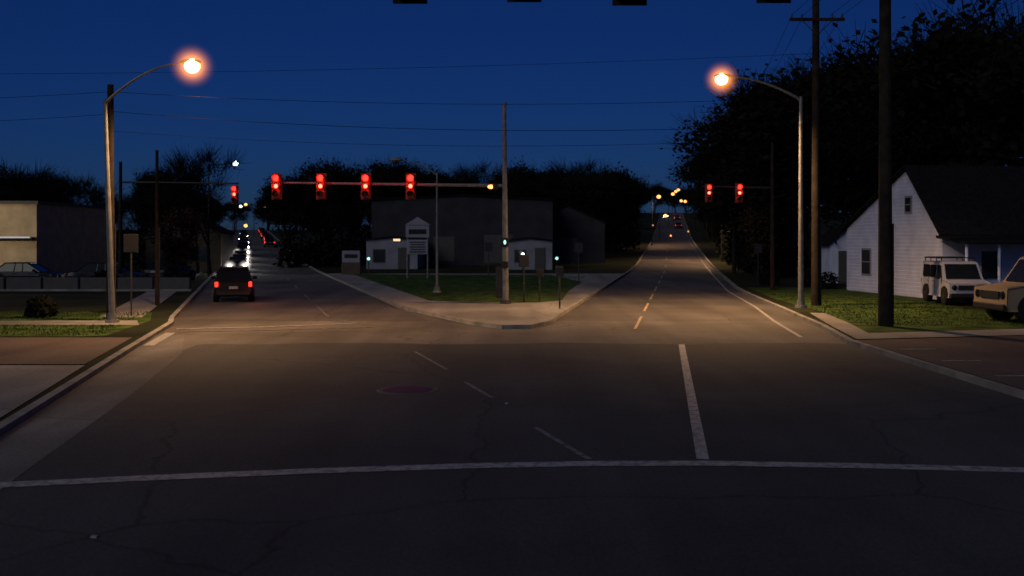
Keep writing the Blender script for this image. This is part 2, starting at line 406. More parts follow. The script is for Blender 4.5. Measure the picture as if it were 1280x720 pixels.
# near overhead signals on a span wire
for x, z in ((-1.5,7.125),(.18,7.15),(1.73,7.10),(3.85,7.135)):
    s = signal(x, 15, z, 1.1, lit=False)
    bb = MB(); bb.cyl((0,0,.55),(0,0,1.1),.03,.03,M['dmetal']); bb.obj('hanger', parent=s)
b = MB()
for x in (-12,14): b.cyl((x,15,0),(x,15,9.2),.16,.11,M['wood'])
pts = [(-12+26*i/16, 15, 8.9-1.0*math.sin(math.pi*i/16)**.5*.75) for i in range(17)]
b.path(pts, [.012]*17, M['wire'], 5); b.obj('span_wire_poles')

# ------------------------------------------------------------------ utility poles and wires
def upole(x, y, h, r, arm=None, dia=.16):
    b = MB(); b.cyl((0,0,0),(0,0,h),r,r*.72,M['wood'],14)
    if arm:
        for za, wd in arm:
            b.box((0,-r,za),(wd,.1,.13),M['wood'])
            for t in (-.46,-.28,.28,.46): b.cyl((wd*t,-r,za+.06),(wd*t,-r,za+.24),.04,.03,M['dmetal'],6)
            b.cyl((-wd*.3,-r-.03,za),(0,-r,za-.7),.02,.02,M['dmetal'],5); b.cyl((wd*.3,-r-.03,za),(0,-r,za-.7),.02,.02,M['dmetal'],5)
    b.cyl((r*1.1,0,.1),(r*1.1,0,3.5),.03,.03,M['dmetal'],6)
    b.obj('utility_pole', (x, y, .05))
upole(12.5,34.3,15,.24); upole(13.35,45,14.4,.2,[(12.6,2.4)])
upole(-14.35,36.6,8.5,.15); upole(-15.6,45,6.9,.09); upole(-46,40,9,.15)
upole(19.5,90,13,.16,[(12,2.2)]); upole(28,140,12,.16,[(11.5,2.2)]); upole(38,200,12,.16,[(11.5,2.2)])
def wire(b, p, q, sag=.6, r=.009):
    p = Vector(p); q = Vector(q); n = 18
    pts = [p.lerp(q, i/n)-Vector((0,0,sag*4*(i/n)*(1-i/n))) for i in range(n+1)]
    b.path(pts, [r]*(n+1), M['wire'], 4)
b = MB()
wire(b,(-46,40,8.8),(-14.35,36.6,8.3),.5); wire(b,(-14.35,36.6,8.3),(12.5,34.3,7.9),.4); wire(b,(-14.35,36.6,7.6),(12.5,34.3,7.0),.5,.011)
wire(b,(-14.35,36.6,6.9),(12.5,34.3,6.6),.5,.008); wire(b,(-46,40,7.8),(-14.35,36.6,7.5),.5); wire(b,(12.5,34.3,8),(45,30,8.5),.5)
wire(b,(-60,42,10.5),(13.35,45,11.2),.8)
for t in (-1.1,-.6,.6,1.1):
    wire(b,(13.35+t,44.8,12.85),(19.5+t,89.8,12.3),.8); wire(b,(13.35+t,44.8,12.85),(8+t,-10,13),.9)
    wire(b,(19.5+t,89.8,12.3),(28+t,139.8,12),.8)
b.obj('overhead_wires')

# ------------------------------------------------------------------ small signs
def post_sign(x, y, hp, w, h, m, back=None, name='traffic_sign'):
    b = MB(); b.cyl((0,0,0),(0,0,hp),.035,.035,M['dmetal'],6); b.box((0,-.05,hp-h/2),(w,.02,h),m,0); 
    b.box((0,-.035,hp-h/2),(w+.06,.01,h+.06),M['dmetal']); b.obj(name,(x,y,.1))
post_sign(-14.5,39,3.1,.5,.65,M['black']); post_sign(2.0,42.9,1.7,.25,.3,M['dmetal']); post_sign(.55,47.2,2.2,.4,.5,M['dmetal'])
post_sign(1.3,48.2,1.5,.3,.3,M['black']); post_sign(2.3,50,1.6,.3,.35,M['black'])
post_sign(-1.7,74,2.7,.5,.6,M['dmetal']); post_sign(4.3,66,2.7,.5,.6,M['dmetal']); post_sign(17.3,72,2.6,.5,.6,M['dmetal'])
b = MB()
for x in (-.75,.75): b.cyl((x,0,0),(x,0,4.0),.07,.07,M['metal'])
b.box((0,-.05,3.5),(1.75,.16,.9),M['pale'],0,.03); b.box((0,-.05,2.35),(1.55,.14,1.1),M['pale'],0,.03)
b.add([(-.95,-.05,4.0),(.95,-.05,4.0),(0,-.05,4.6)],[(0,1,2)],M['pale'])
for i in range(5): b.box((0,-.14,2.0+i*.18),(1.2-.15*(i%2),.01,.07),M['black'])
b.box((0,-.15,3.5),(1.3,.01,.35),M['black']); b.obj('business_sign',(-7,76,.12))
b = MB(); b.box((0,0,.5),(1.6,.4,1),M['bwall'],0,.04); b.box((0,-.05,1.5),(1.5,.2,1),M['pale'],0,.03); b.box((0,-.17,1.55),(1.1,.01,.3),M['black']); b.obj('monument_sign',(-13.5,86,.1))

# ------------------------------------------------------------------ buildings
def house():
    A = Vector((19.3,59)); B = Vector((20.6,49)); u = (B-A).normalized(); n = Vector((-u.y,u.x))  # away from road (+x)
    if n.x < 0: n = -n
    W = (B-A).length; D = 14
    e = empty('white_house', (A.x, A.y, .1), 0)
    def P(s, t, z): q = u*s+n*t; return (q.x, q.y, z)
    ze1, ze2, zr, sr = 3.55, 3.35, 6.55, W*.69
    b = MB()
    prof = [(0,0),(W,0),(W,ze2),(sr,zr),(0,ze1)]
    b.add([P(s,0,z) for s,z in prof]+[P(s,D,z) for s,z in prof], [(0,1,2,3,4),(9,8,7,6,5),(0,1,6,5),(1,2,7,6),(0,4,9,5)], M['siding'])
    z = .2
    while z < 6.2:  # clapboard laps
        s0 = 0 if z < ze1 else sr*(z-ze1)/(zr-ze1); s1 = W if z < ze2 else W-(W-sr)*(z-ze2)/(zr-ze2)
        b.add([P(s0,-.004,z),P(s1,-.004,z),P(s1,-.02,z-.02),P(s0,-.02,z-.02),P(s1,-.004,z-.17),P(s0,-.004,z-.17)], [(0,1,2,3),(3,2,4,5)], M['siding']); z += .19
    b.obj('walls', parent=e)
    r = MB(); o = .3
    def slab(s0,z0,s1,z1):
        vs = [P(s0,-o,z0),P(s1,-o,z1),P(s1,D+o,z1),P(s0,D+o,z0)]; vs += [(x,y,zz+.14) for x,y,zz in vs]
        r.add(vs, [(0,1,2,3),(4,5,6,7),(0,1,5,4),(1,2,6,5),(2,3,7,6),(3,0,4,7)], M['shingle'])
    slab(-o,ze1-.12,sr,zr+.02); slab(W+o,ze2-.32,sr+.02,zr+.02)
    r.obj('roof', parent=e)
    w = MB()
    for s, zz, ww, hh in ((sr*.35,1.7,.9,1.3),(sr,4.7,.5,.7)):
        ang = math.atan2(u.y,u.x)
        w.box(P(s,-.03,zz),(ww+.2,.05,hh+.2),M['pale'],ang); w.box(P(s,-.065,zz),(ww,.03,hh),M['winpane'],ang)
        w.box(P(s,-.09,zz),(ww,.02,.05),M['pale'],ang)
    for t in (2.5,6,10): w.box(P(W+.03,t,1.7),(1.0,.06,1.3),M['winpane'],math.atan2(n.y,n.x))
    w.obj('windows', parent=e)
    p = MB()
    for t in (-.1,1.5,3.1,4.7): q = P(W+2.2,t,0); p.cyl((q[0],q[1],0),(q[0],q[1],2.7),.07,.07,M['siding'],8)
    for zz in (.55,1.0): 
        a = P(W+2.2,-.1,zz); c = P(W+2.2,4.7,zz); p.cyl(a,c,.035,.035,M['siding'],6)
    for k in range(24):
        q = P(W+2.2,-.1+k*.2,0); p.cyl((q[0],q[1],.5),(q[0],q[1],1.0),.02,.02,M['siding'],4)
    vs = [P(W,-.2,.45),P(W+2.3,-.2,.45),P(W+2.3,5,.45),P(W,5,.45)]; vs += [(x,y,0) for x,y,_ in vs]
    p.add(vs,[(0,1,2,3),(0,1,5,4),(1,2,6,5),(2,3,7,6),(3,0,4,7)],M['pale'])
    vs = [P(W+.1,-.4,3.0),P(W+2.5,-.4,2.7),P(W+2.5,5.2,2.7),P(W+.1,5.2,3.0)]; vs += [(x,y,zz+.12) for x,y,zz in vs]
    p.add(vs,[(0,1,2,3),(4,5,6,7),(0,1,5,4),(1,2,6,5),(2,3,7,6),(3,0,4,7)],M['shingle'])
    for k in range(3): q = P(W+2.5+.3*k,.6,.38-.14*k-.05); p.box(q,(.32,1.4,.12),M['pale'],math.atan2(u.y,u.x))
    p.obj('porch', parent=e)
house()
def shed(name, loc, w, d, h, rz, wall, roof, gable=1.0, wins=()):
    e = empty(name, loc, rz); b = MB()
    b.prism([(-w/2,0),(w/2,0),(w/2,h),(0,h+gable),(-w/2,h)], 0, d, wall, 'Y'); b.obj('walls', parent=e)
    r = MB()
    for s in (-1,1):
        o = .25; k = gable/(w/2)
        vs = [(0,-o,h+gable+.02),(s*(w/2+o),-o,h-o*k+.02),(s*(w/2+o),d+o,h-o*k+.02),(0,d+o,h+gable+.02)]; vs += [(x,y,z+.12) for x,y,z in vs]
        r.add(vs,[(0,1,2,3),(4,5,6,7),(0,1,5,4),(1,2,6,5),(2,3,7,6),(3,0,4,7)],roof)
    r.obj('roof', parent=e)
    wn = MB()
    for x, z, ww, hh, m in wins:
        wn.box((x,-.02,z),(ww+.16,.05,hh+.16),M['trim']); wn.box((x,-.06,z),(ww,.03,hh),m)
    if wins: wn.obj('windows', parent=e)
    return e
shed('white_shed',(22.2,68,.1),2.2,3,2.7,0,M['siding'],M['shingle'],.9,[(0,1.1,.9,2.0,M['trim'])])
shed('warehouse',(-5.5,113,0),20,26,7.4,0,M['ware'],M['shingle'],.5,[(-7,2,2.2,2.6,M['trim']),(-2,2,2.2,2.6,M['trim']),(4,2,3,3,M['trim'])])
shed('shop',(-12.2,104,0),5.2,8,3.0,0,M['pale'],M['shingle'],.25,[(-1.3,1.4,1.1,1.2,M['winpane']),(1.2,1.1,1,2.1,M['trim']),(.5,3.0,.7,.22,E['warmwin'])])
shed('shop',(1.8,102,0),4.4,8,2.9,0,M['pale'],M['shingle'],.25,[(-1,1.4,1,1.1,M['winpane']),(1,1.1,.9,2.1,M['trim'])])
shed('barn',(6.2,118,0),9,14,5,.0,M['ware'],M['shingle'],2.0,[(0,1.6,2.6,3,M['trim'])])
shed('garage',(10.5,150,.3),9,12,3.4,.1,M['ware'],M['shingle'],1.6,[(-2,1.4,2.4,2.2,M['trim']),(2,1.4,2.4,2.2,M['trim'])])
shed('brown_house',(-29.5,92,.05),6.5,9,3.6,.15,M['bwall'],M['shingle'],1.7,[(-1.6,1.7,1,1.2,M['winpane']),(1.4,1.7,1,1.2,M['winpane'])])
shed('house',(44,120,.5),9,10,4,-.2,M['ware'],M['shingle'],2.4,[(-2,1.7,1,1.2,M['winpane']),(2,1.7,1,1.2,M['winpane'])])
# tan commercial building, left edge
e = empty('commercial_building', (0,0,.1)); b = MB()
b.box((-48,84,2.8),(24.5,14,5.6),M['brick']); b.box((-48,84,5.72),(24.9,14.4,.24),M['trim']); b.obj('walls',parent=e)
b = MB(); b.box((-48,76.6,3.05),(24.4,.7,.14),M['trim']); b.box((-48,76.22,3.1),(24.2,.04,.1),E['strip'])
for i in range(5):
    b.box((-58+i*3.3,76.96,1.4),(2.0,.06,1.5),M['winpane']); b.box((-58+i*3.3,76.92,2.2),(2.1,.05,.08),M['trim'])
    b.box((-58+i*3.3,76.92,1.4),(.06,.05,1.5),M['trim'])
b.obj('windows_and_canopy',parent=e)
light('canopy_light','POINT',(-38.8,71.5,4.0),420,(1,.78,.52),e,.2)
# low wall at the left lot
b = MB()
for i in range(9): b.box((-36+i*2.1,58,.5),(2.0,.3,.75),M['trim'],0,.04)
b.box((-27.6,58,.12),(19,.5,.2),M['kerb']); b.obj('low_wall')

# ------------------------------------------------------------------ vehicles
def car_mesh_parts(paint_m, suv=True, rear_lit=False, front_lit=False, rack=False):
    """x forward, origin at ground centre. returns list of (name, MB)"""
    L_ = 4.7; Wd = .92; hb = 1.02 if suv else .88; hr = 1.66 if suv else 1.42
    parts = []
    def loft(b, st, m):
        rings = []
        for x, z0, z1, w in st:
            zm = z0+(z1-z0)*.55
            rings.append([(x,-w*.9,z0),(x,-w,z0+.1),(x,-w*1.0,zm),(x,-w*.94,z1-.04),(x,-w*.86,z1),(x,w*.86,z1),(x,w*.94,z1-.04),(x,w,zm),(x,w,z0+.1),(x,w*.9,z0)])
        vs = [p for r in rings for p in r]; n = 10; fs = [tuple(range(n)), tuple(range(len(vs)-1,len(vs)-n-1,-1))]
        for i in range(len(rings)-1):
            for j in range(n): fs.append((i*n+j,i*n+(j+1)%n,(i+1)*n+(j+1)%n,(i+1)*n+j))
        b.add(vs,fs,m)
    body = MB()
    r_ = -L_/2; f_ = L_/2
    loft(body,[(r_,.42,hb-.22,Wd*.88),(r_+.1,.32,hb-.05,Wd*.96),(r_+.45,.26,hb,Wd),(-.6,.24,hb,Wd),(.7,.24,hb,Wd),(1.1,.26,hb-.04,Wd),(1.9,.28,hb-.14,Wd*.96),(f_-.12,.32,hb-.26,Wd*.9),(f_,.4,hb-.42,Wd*.8)],paint_m)
    xr0, xr1, xf1, xf0 = (r_+.12, r_+.5, .45, 1.15) if suv else (r_+.55, r_+1.25, .35, 1.2)
    wb, wt = Wd*.9, Wd*.72
    gl = MB(); k = [(xr0,wb,hb-.03),(xr1,wt,hr-.05),(xf1,wt,hr-.05),(xf0,wb,hb-.03)]
    vs = [(x,-w,z) for x,w,z in k]+[(x,w,z) for x,w,z in k]
    gl.add(vs,[(0,1,2,3),(4,5,6,7),(0,1,5,4),(1,2,6,5),(2,3,7,6)],M['glass'])
    parts.append(('windows',gl))
    rw = wt+.02
    loft(body,[(xr1-.1,hr-.09,hr-.04,rw*.9),(xr1+.15,hr-.08,hr,rw),(xf1-.2,hr-.08,hr,rw),(xf1+.06,hr-.09,hr-.04,rw*.92)],paint_m)
    for s in (-1,1):
        for (xa,xb) in ((xr0,xr1),((xr0+xr1)/2+.95,(xr0+xr1)/2+1.0),(.05,.0),(xf0,xf1)):
            body.cyl((xa,s*wb,hb-.02),(xb,s*wt,hr-.05),.045,.035,paint_m,6)
        body.box((.85,s*(Wd+.1),hb+.06),(.14,.22,.16),paint_m,0,.03)
        body.box((-.05,s*(Wd-.0),.34),(2.2,.06,.1),M['black'])
        for xx in (-.4,.55): body.box((xx,s*(Wd+.005),hb-.14),(.18,.03,.03),M['black'])
    body.box((r_+.02,0,.45),(.16,Wd*1.7,.2),M['black'],0,.03); body.box((f_-.06,0,.42),(.18,Wd*1.55,.2),M['black'],0,.03)
    body.box((f_-.02,0,.6),(.06,.9,.14),M['black']); body.box((r_-.03,0,.72),(.03,.4,.12),E['plate'])
    if rack:
        for s in (-1,1): body.cyl((xr1,s*.62,hr+.1),(xf1,s*.62,hr+.1),.03,.03,M['black'])
        for x in (-1.4,-.6,.2): body.cyl((x,-.66,hr+.12),(x,.66,hr+.12),.025,.025,M['black']); 
        for x in (-1.4,.2):
            for s in (-1,1): body.cyl((x,s*.62,hr-.02),(x,s*.62,hr+.1),.025,.025,M['black'])
    parts.append(('body',body))
    wh = MB()
    for x in (-1.4,1.42):
        for s in (-1,1):
            wh.cyl((x,s*(Wd-.22),.36),(x,s*(Wd+.012),.36),.43,.43,M['black'],20)
            wh.cyl((x,s*(Wd-.2),.345),(x,s*(Wd+.03),.345),.345,.33,M['rubber'],20)
            wh.cyl((x,s*(Wd+.02),.345),(x,s*(Wd+.045),.345),.22,.2,M['dmetal'],14)
            for q in range(5):
                a = q*math.pi*.4; wh.cyl((x,s*(Wd+.05),.345),(x+.2*math.cos(a),s*(Wd+.045),.345+.2*math.sin(a)),.03,.025,M['metal'],5)
    parts.append(('wheels',wh))
    li = MB()
    for s in (-1,1):
        li.box((r_+.0,s*.78,hb-.14),(.12,.15,.24 if suv else .16),E['tail'] if rear_lit else E['tailoff'],0,.02)
        li.ell((f_-.08,s*.66,hb-.36),(.1,.2,.13),E['head'] if front_lit else M['glass'],10,6)
    parts.append(('lights',li)); return parts
def van_parts(pm):
    """boxy utility van: x forward"""
    Wd = .95; b = MB(); out = []
    prof = [(-2.3,.35),(2.25,.35),(2.35,.55),(2.32,1.05),(1.35,1.2),(.85,1.98),(.6,2.06),(-2.15,2.06),(-2.3,1.95)]
    rings = []
    for w, ins in ((-Wd+.05,.06),(-Wd,0),(Wd,0),(Wd-.05,.06)):
        cx, cz = 0, 1.1; rings.append([(x-(ins if x > 0 else -ins), w*(1 if z < 1.25 else .88), z-(ins if z > cz else -ins)) for x,z in prof])
    vs = [p for r in rings for p in r]; n = len(prof); fs = [tuple(range(n)),tuple(range(4*n-1,3*n-1,-1))]
    for i in range(3):
        for j in range(n): fs.append((i*n+j,i*n+(j+1)%n,(i+1)*n+(j+1)%n,(i+1)*n+j))
    b.add(vs,fs,pm)
    b.box((2.34,0,.48),(.16,1.8,.2),M['black'],0,.03); b.box((-2.32,0,.48),(.16,1.8,.2),M['black'],0,.03); b.box((2.36,0,.85),(.05,1.1,.22),M['black'])
    for s in (-1,1):
        b.box((1.0,s*1.08,1.35),(.14,.2,.26),M['black'],0,.03)
        for x in (-.95,.1,1.1): b.box((x,s*(Wd+.002),.85),(.015,.012,.8),M['black'])
        for x in (-.1,-1.1): b.box((x-.05,s*(Wd+.01),1.08),(.16,.03,.03),M['black'])
        b.cyl((-2.1,s*.78,2.22),(.7,s*.78,2.22),.03,.03,M['black'])
    for x in (-2,-1.1,-.2,.6): b.cyl((x,-.8,2.24),(x,.8,2.24),.03,.03,M['black'],6); b.cyl((x,-.78,2.04),(x,-.78,2.22),.025,.025,M['black'],6); b.cyl((x,.78,2.04),(x,.78,2.22),.025,.025,M['black'],6)
    out.append(('body',b)); g = MB()
    for s in (-1,1):
        y0, y1 = s*(Wd*.9+.03), s*(Wd*.88+.012)
        for a, c, d, e2 in ((.18,.98,.18,.72),(-.9,.05,-.9,.05),(-2.1,-1.02,-2.1,-1.02)):
            g.add([(a,y0*1.0,1.27),(c,y0,1.27),(e2,y1,1.88),(d,y1,1.88)],[(0,1,2,3)],M['glass'])
    g.add([(1.37,-.8,1.24),(1.37,.8,1.24),(.90,.74,1.94),(.90,-.74,1.94)],[(0,1,2,3)],M['glass']); g.add([(-2.31,-.75,1.3),(-2.31,.75,1.3),(-2.31,.75,1.85),(-2.31,-.75,1.85)],[(0,1,2,3)],M['glass'])
    out.append(('windows',g)); wh = MB()
    for x in (-1.45,1.5):
        for s in (-1,1):
            wh.cyl((x,s*.7,.42),(x,s*(Wd+.012),.42),.47,.47,M['black'],20); wh.cyl((x,s*.7,.37),(x,s*(Wd+.03),.37),.37,.35,M['rubber'],20); wh.cyl((x,s*.9,.37),(x,s*(Wd+.045),.37),.2,.18,M['dmetal'],12)
    out.append(('wheels',wh)); l = MB()
    for s in (-1,1): l.ell((2.34,s*.72,.85),(.06,.13,.13),M['glass']); l.box((-2.32,s*.85,1.0),(.05,.12,.3),E['tailoff'])
    out.append(('lights',l)); return out
cache = {}
def car(name, key, loc, heading, sc=1.0):
    if key not in cache:
        import bmesh
        out = []
        for n, mb in (van_parts(key[1]) if key[0] == 'van' else car_mesh_parts(*key)):
            me = mb.mesh(n); bm = bmesh.new(); bm.from_mesh(me); bmesh.ops.recalc_face_normals(bm, faces=bm.faces); bm.to_mesh(me); bm.free(); out.append((n, me))
        cache[key] = out
    e = empty(name, loc, heading); e.scale = (sc,)*3
    for n, me in cache[key]:
        o = bpy.data.objects.new(n, me); COL.objects.link(o); o.parent = e
    return e
darkp = mat('dark_car_paint',(0.010,0.011,0.014),.3,.1,metal=.1); tanp = mat('tan_car_paint',(0.24,0.185,0.125),.5,.1); greyp = mat('grey_car_paint',(0.05,0.05,0.055),.35,.1,metal=.3); whitep = mat('white_car_paint',(0.32,0.34,0.42),.45,.1)
away = math.atan2(1,-.26); toward = away+math.pi
c = car('suv',(darkp,True,True,False,False),(-13.9,51.2,.004),away)
light('tail_glow','POINT',(-3.6,-1.0,.5),7,(1,.12,.05),c,.1)
def onleft(y, off): x = lL(y)+off; return (x, y, H(x,y)+.006)
for y, off, k in ((95,2.0,darkp),(107,2.1,greyp),(121,2.2,greyp),(138,2.3,darkp),(158,2.4,greyp),(180,2.4,darkp),(204,2.3,darkp),(230,2.3,darkp),(255,2.2,greyp)):
    c = car('car',(k,False,False,True,False),onleft(y,off),toward)
    if y < 145:
        light('headlight_beam','SPOT',(2.45,0,.65),450,(1,.93,.85),c,.1,90,.8).rotation_euler = (0,math.radians(-76),0)
        for s in (-.66,.66): bloom_ball(c,(2.3,s,.58),.75,9,(1,.88,.75))  # added glow balls imitate bloom around each headlight
for y, off, k in ((175,6.8,darkp),(190,7,darkp),(205,7.2,greyp),(222,7,darkp),(240,7.1,darkp),(262,7,darkp),(285,7.2,darkp)):
    car('car',(k,False,True,False,False),onleft(y,off),away)
for y in (345,):
    x = rL(y)+2.2; car('car',(darkp,False,False,True,False),(x,y,H(rL(y),y)+.02),math.atan2(-1,-.155))
for y in (270, 330):
    x = rR(y)-2.4; car('car',(darkp,False,True,False,False),(x,y,H(rL(y),y)+.02),math.atan2(1,.155))
car('parked_van',('van',tanp),(19.5,36.4,.135),math.pi+.08,1.12)
car('parked_van',('van',whitep),(20.2,46.8,.135),-math.pi/2-.1,.92)
for x, y, k, r in ((-26,66,darkp,.1),(-31.5,66.5,darkp,.05),(-37,67,darkp,0),(-24,72,darkp,1.4)): car('parked_car',(k,False,False,False,False),(x,y,.115),r)
for x, y, k in ((25.5,43,darkp),(27,100,greyp)): car('parked_car',(k,False,False,False,False),(x,y,.115),1.9)

# ------------------------------------------------------------------ far lamps / lights
def far_lamp(x, y, h, m, power=0, dx=1.5, r=.22):
    z = H(x,y); e = empty('street_lamp',(x,y,z)); b = MB(); b.cyl((0,0,0),(0,0,h-.2),.1,.07,M['dmetal'],8); b.cyl((0,0,h-.3),(dx,0,h),.05,.04,M['dmetal'],6)
    b.ell((dx,0,h+.08),(.4,.2,.1),M['dmetal']); b.obj('pole',parent=e); g = MB(); g.ell((dx,0,h-.04),(r,r,r*.8),m); g.obj('lens',parent=e)
    if power: light('lamp_light','SPOT',(dx,0,h-.3),power,(1,.55,.25),e,.2,160,.5)
far_lamp(24.6,120,8.4,E['dimo'],5000,-1.4,.16)
for x,y,h,p in ((24.6,180,8.6,6500),(44.5,195,9,5000),(55,250,10.5,0),(42,275,9,0),(68,330,11.5,0),(54,345,9,0),(76,390,13,0),(63,395,9,0),(72,410,17,0),(80,410,19,0),(66,300,5,0),(60,300,2.5,0),(57,330,6,0),(50,240,4,0),(74,370,7,0),(64,380,5,0),(31,215,5,0)):
    far_lamp(x,y,h,E['orange'],p,-1.2 if x > rR(y) else 1.2,.22+y*.0008)
for x,y,h,m in ((-29.6,100,10.5,E['white']),(-55.9,205,3.2,E['orange']),(-63,250,7,E['dimo']),(-78,290,8,E['orange']),(-90,330,8,E['white'])):
    far_lamp(x,y,h,m,0,2.6,.22+y*.0007)
for x,y,h,m in ((-12.6,90,1.3,E['cyan']),(4.2,96,1.2,E['cyan']),(1,95,1.6,E['white']),(16,160,3,E['orange']),(31,200,1.2,E['orange']),(37,215,1.6,E['dimo']),(33,240,2,E['dimo'])):
    b = MB(); b.cyl((0,0,0),(0,0,h),.05,.05,M['dmetal'],6); b.ell((0,-.05,h),(.14,.1,.14),m); b.obj('yard_light',(x,y,H(x,y)+.05))

# ------------------------------------------------------------------ trees
def tree_mesh(name, seed, h, leaves=14, ls=.22, fan=.62, depth=5, leafm='leaf', up=.35):
    rnd = random.Random(seed); b = MB()
    def leafs(p, n, R):
        for _ in range(n):
            q = p+Vector((rnd.gauss(0,R),rnd.gauss(0,R),rnd.gauss(0,R)))
            u = Vector((rnd.uniform(-1,1),rnd.uniform(-1,1),rnd.uniform(-1,1))).normalized(); w = u.orthogonal().normalized()
            s = ls*rnd.uniform(.5,1.3)
            b.add([q-u*s, q+w*s*.6, q+u*s, q-w*s*.6], [(0,1,2,3)], M[leafm])
    def br(p, d, L_, r, k):
        seg = 3 if k < 3 else 2; q = p
        for i in range(seg):
            d2 = (d+Vector((rnd.gauss(0,.13),rnd.gauss(0,.13),rnd.gauss(0,.07)+.03))).normalized()
            q2 = q+d2*L_/seg; r2 = r*(1-.3/seg)
            b.cyl(q,q2,r,r2,M['bark'],7 if k < 2 else 3,False); q, d, r = q2, d2, r2
            if k >= 1:
                t = (d+Vector((rnd.gauss(0,.8),rnd.gauss(0,.8),rnd.gauss(0,.5)))).normalized()
                b.cyl(q,q+t*L_*.6,r*.4,.004,M['bark'],3,False)
                if leaves > 5: leafs(q+t*L_*.5, leaves//2, L_*.4)
        if k == depth:
            leafs(q, leaves, L_*.6)
            for _ in range(5):
                t = (d+Vector((rnd.gauss(0,.6),rnd.gauss(0,.6),rnd.gauss(0,.5)))).normalized(); b.cyl(q,q+t*L_*1.7,.02,.006,M['bark'],3,False)
            return
        n = rnd.choice((3,3,4)) if k < 3 else rnd.choice((2,3,3))
        a0 = rnd.uniform(0,6.28)
        for i in range(n):
            a = a0+i*6.283/n+rnd.gauss(0,.3); s = fan*rnd.uniform(.35,1.35)
            t = (d+Vector((math.cos(a)*s,math.sin(a)*s,rnd.uniform(-.15,up)))).normalized()
            br(q,t,L_*rnd.uniform(.62,.9),r*.62,k+1)
        if k in (1,2):   # a low side limb keeps the crown deep
            a = rnd.uniform(0,6.28); br(q-d*L_*.4, Vector((math.cos(a),math.sin(a),.1)).normalized(), L_*.6, r*.5, k+2)
    br(Vector((0,0,0)),Vector((0,0,1)),h*.17,h*.016,0)
    zmax = max(v[2] for v in b.v); s = h/zmax; b.v = [(x*s,y*s,z*s) for x,y,z in b.v]
    return b.mesh(name)
T = [tree_mesh('broadleaf',11,15,13,.15,.52,up=.6), tree_mesh('broadleaf_b',22,15,12,.15,.6,up=.7), tree_mesh('broadleaf_c',13,15,15,.15,.46,up=.6), tree_mesh('bare',14,12,2,.08,.45,5,'leaf',.7), tree_mesh('autumn',15,8,12,.11,.6,4,'leafd',up=.5)]
def tree(name, mi, x, y, h, w=1.0, parent=None, z=None):
    o = bpy.data.objects.new(name, T[mi]); COL.objects.link(o); base = (15,15,15,12,8)[mi]; s = h/base
    o.location = (x,y,(H(x,y) if z is None else z)-.05); o.scale = (s*w,s*w,s); o.rotation_euler = (0,0,random.uniform(0,6.28))
    if parent: o.parent = parent
    return o
# big trees behind the houses on the right
for x,y,h,i,w in ((27,66,19.5,0,1.2),(34,70,20,1,1.2),(42,74,18,2,1.3),(22.5,75,16.5,2,1.2),(48,66,17,0,1.3),(24,88,17.5,1,1.2),(31,84,19,2,1.3),(38,60,15,2,1.2),(25,104,16,0,1.2),(29,122,16,1,1.2),(35,142,15.5,2,1.2),(20.3,82,11,0,1.2),(22.3,98,11,2,1.2),(40,92,20,0,1.3),(50,85,17,1,1.3),(28,76,18.5,2,1.3),(25,68,13,1,1.4),(31,67,15,2,1.4),(21,90,13,1,1.2)):
    tree('broadleaf_tree',i,x,y,h,w)
row = empty('distant_tree_row')
rnd = random.Random(5)
for k in range(34):   # behind the warehouse, between the two roads
    x = -30+k*1.55+rnd.uniform(-2,2); y = rnd.uniform(142,165)
    if lR(y)+3 < x < rL(y)-3: tree('tree',rnd.choice((0,1,2,3)),x,y,rnd.uniform(10,14.5),rnd.uniform(.8,1.2),row)
for x,y,h in ((-25,110,11),(-21,118,13),(-16,140,14),(9,135,12),(13,146,13),(15,170,14),(19,195,14),(22,220,13),(30,260,13)): tree('tree',rnd.choice((0,1,2)),x,y,h,1.1,row)
for k in range(32):   # left of the left road
    x = -110+k*2.7+rnd.uniform(-2,2); y = rnd.uniform(105,150)
    if x < lL(y)-4: tree('tree',rnd.choice((0,1,3,3)),x,y,rnd.uniform(8,14),rnd.uniform(.8,1.1),row)
for k in range(40):   # far background
    x = -160+k*9+rnd.uniform(-3,3); y = rnd.uniform(440,520); tree('tree',rnd.choice((0,1,2)),x,y,rnd.uniform(12,18),1.5,row)
for y in range(170,430,16):
    for s in (-1,1):
        x = (rL(y)-7-rnd.uniform(0,4)) if s < 0 else rR(y)+6+rnd.uniform(0,4); tree('tree',rnd.choice((0,1,2)),x,y,rnd.uniform(9,13),1.1,row)
        x = (lL(y)-7-rnd.uniform(0,5)) if s < 0 else lR(y)+6+rnd.uniform(0,5); tree('tree',rnd.choice((0,1,2)),x,y,rnd.uniform(8,12),1.1,row)
tree('bare_tree',3,-24.8,84,11.5,.8); tree('bare_tree',3,-27,88,9.5,.9); tree('autumn_tree',4,-21.6,66,5.6,.8); tree('autumn_tree',4,-20.3,62,3.6,.9)
tree('autumn_tree',4,18.5,76,6,.9); tree('bare_tree',3,-47,95,11,1.1); tree('bare_tree',3,-42,100,10,1.1)
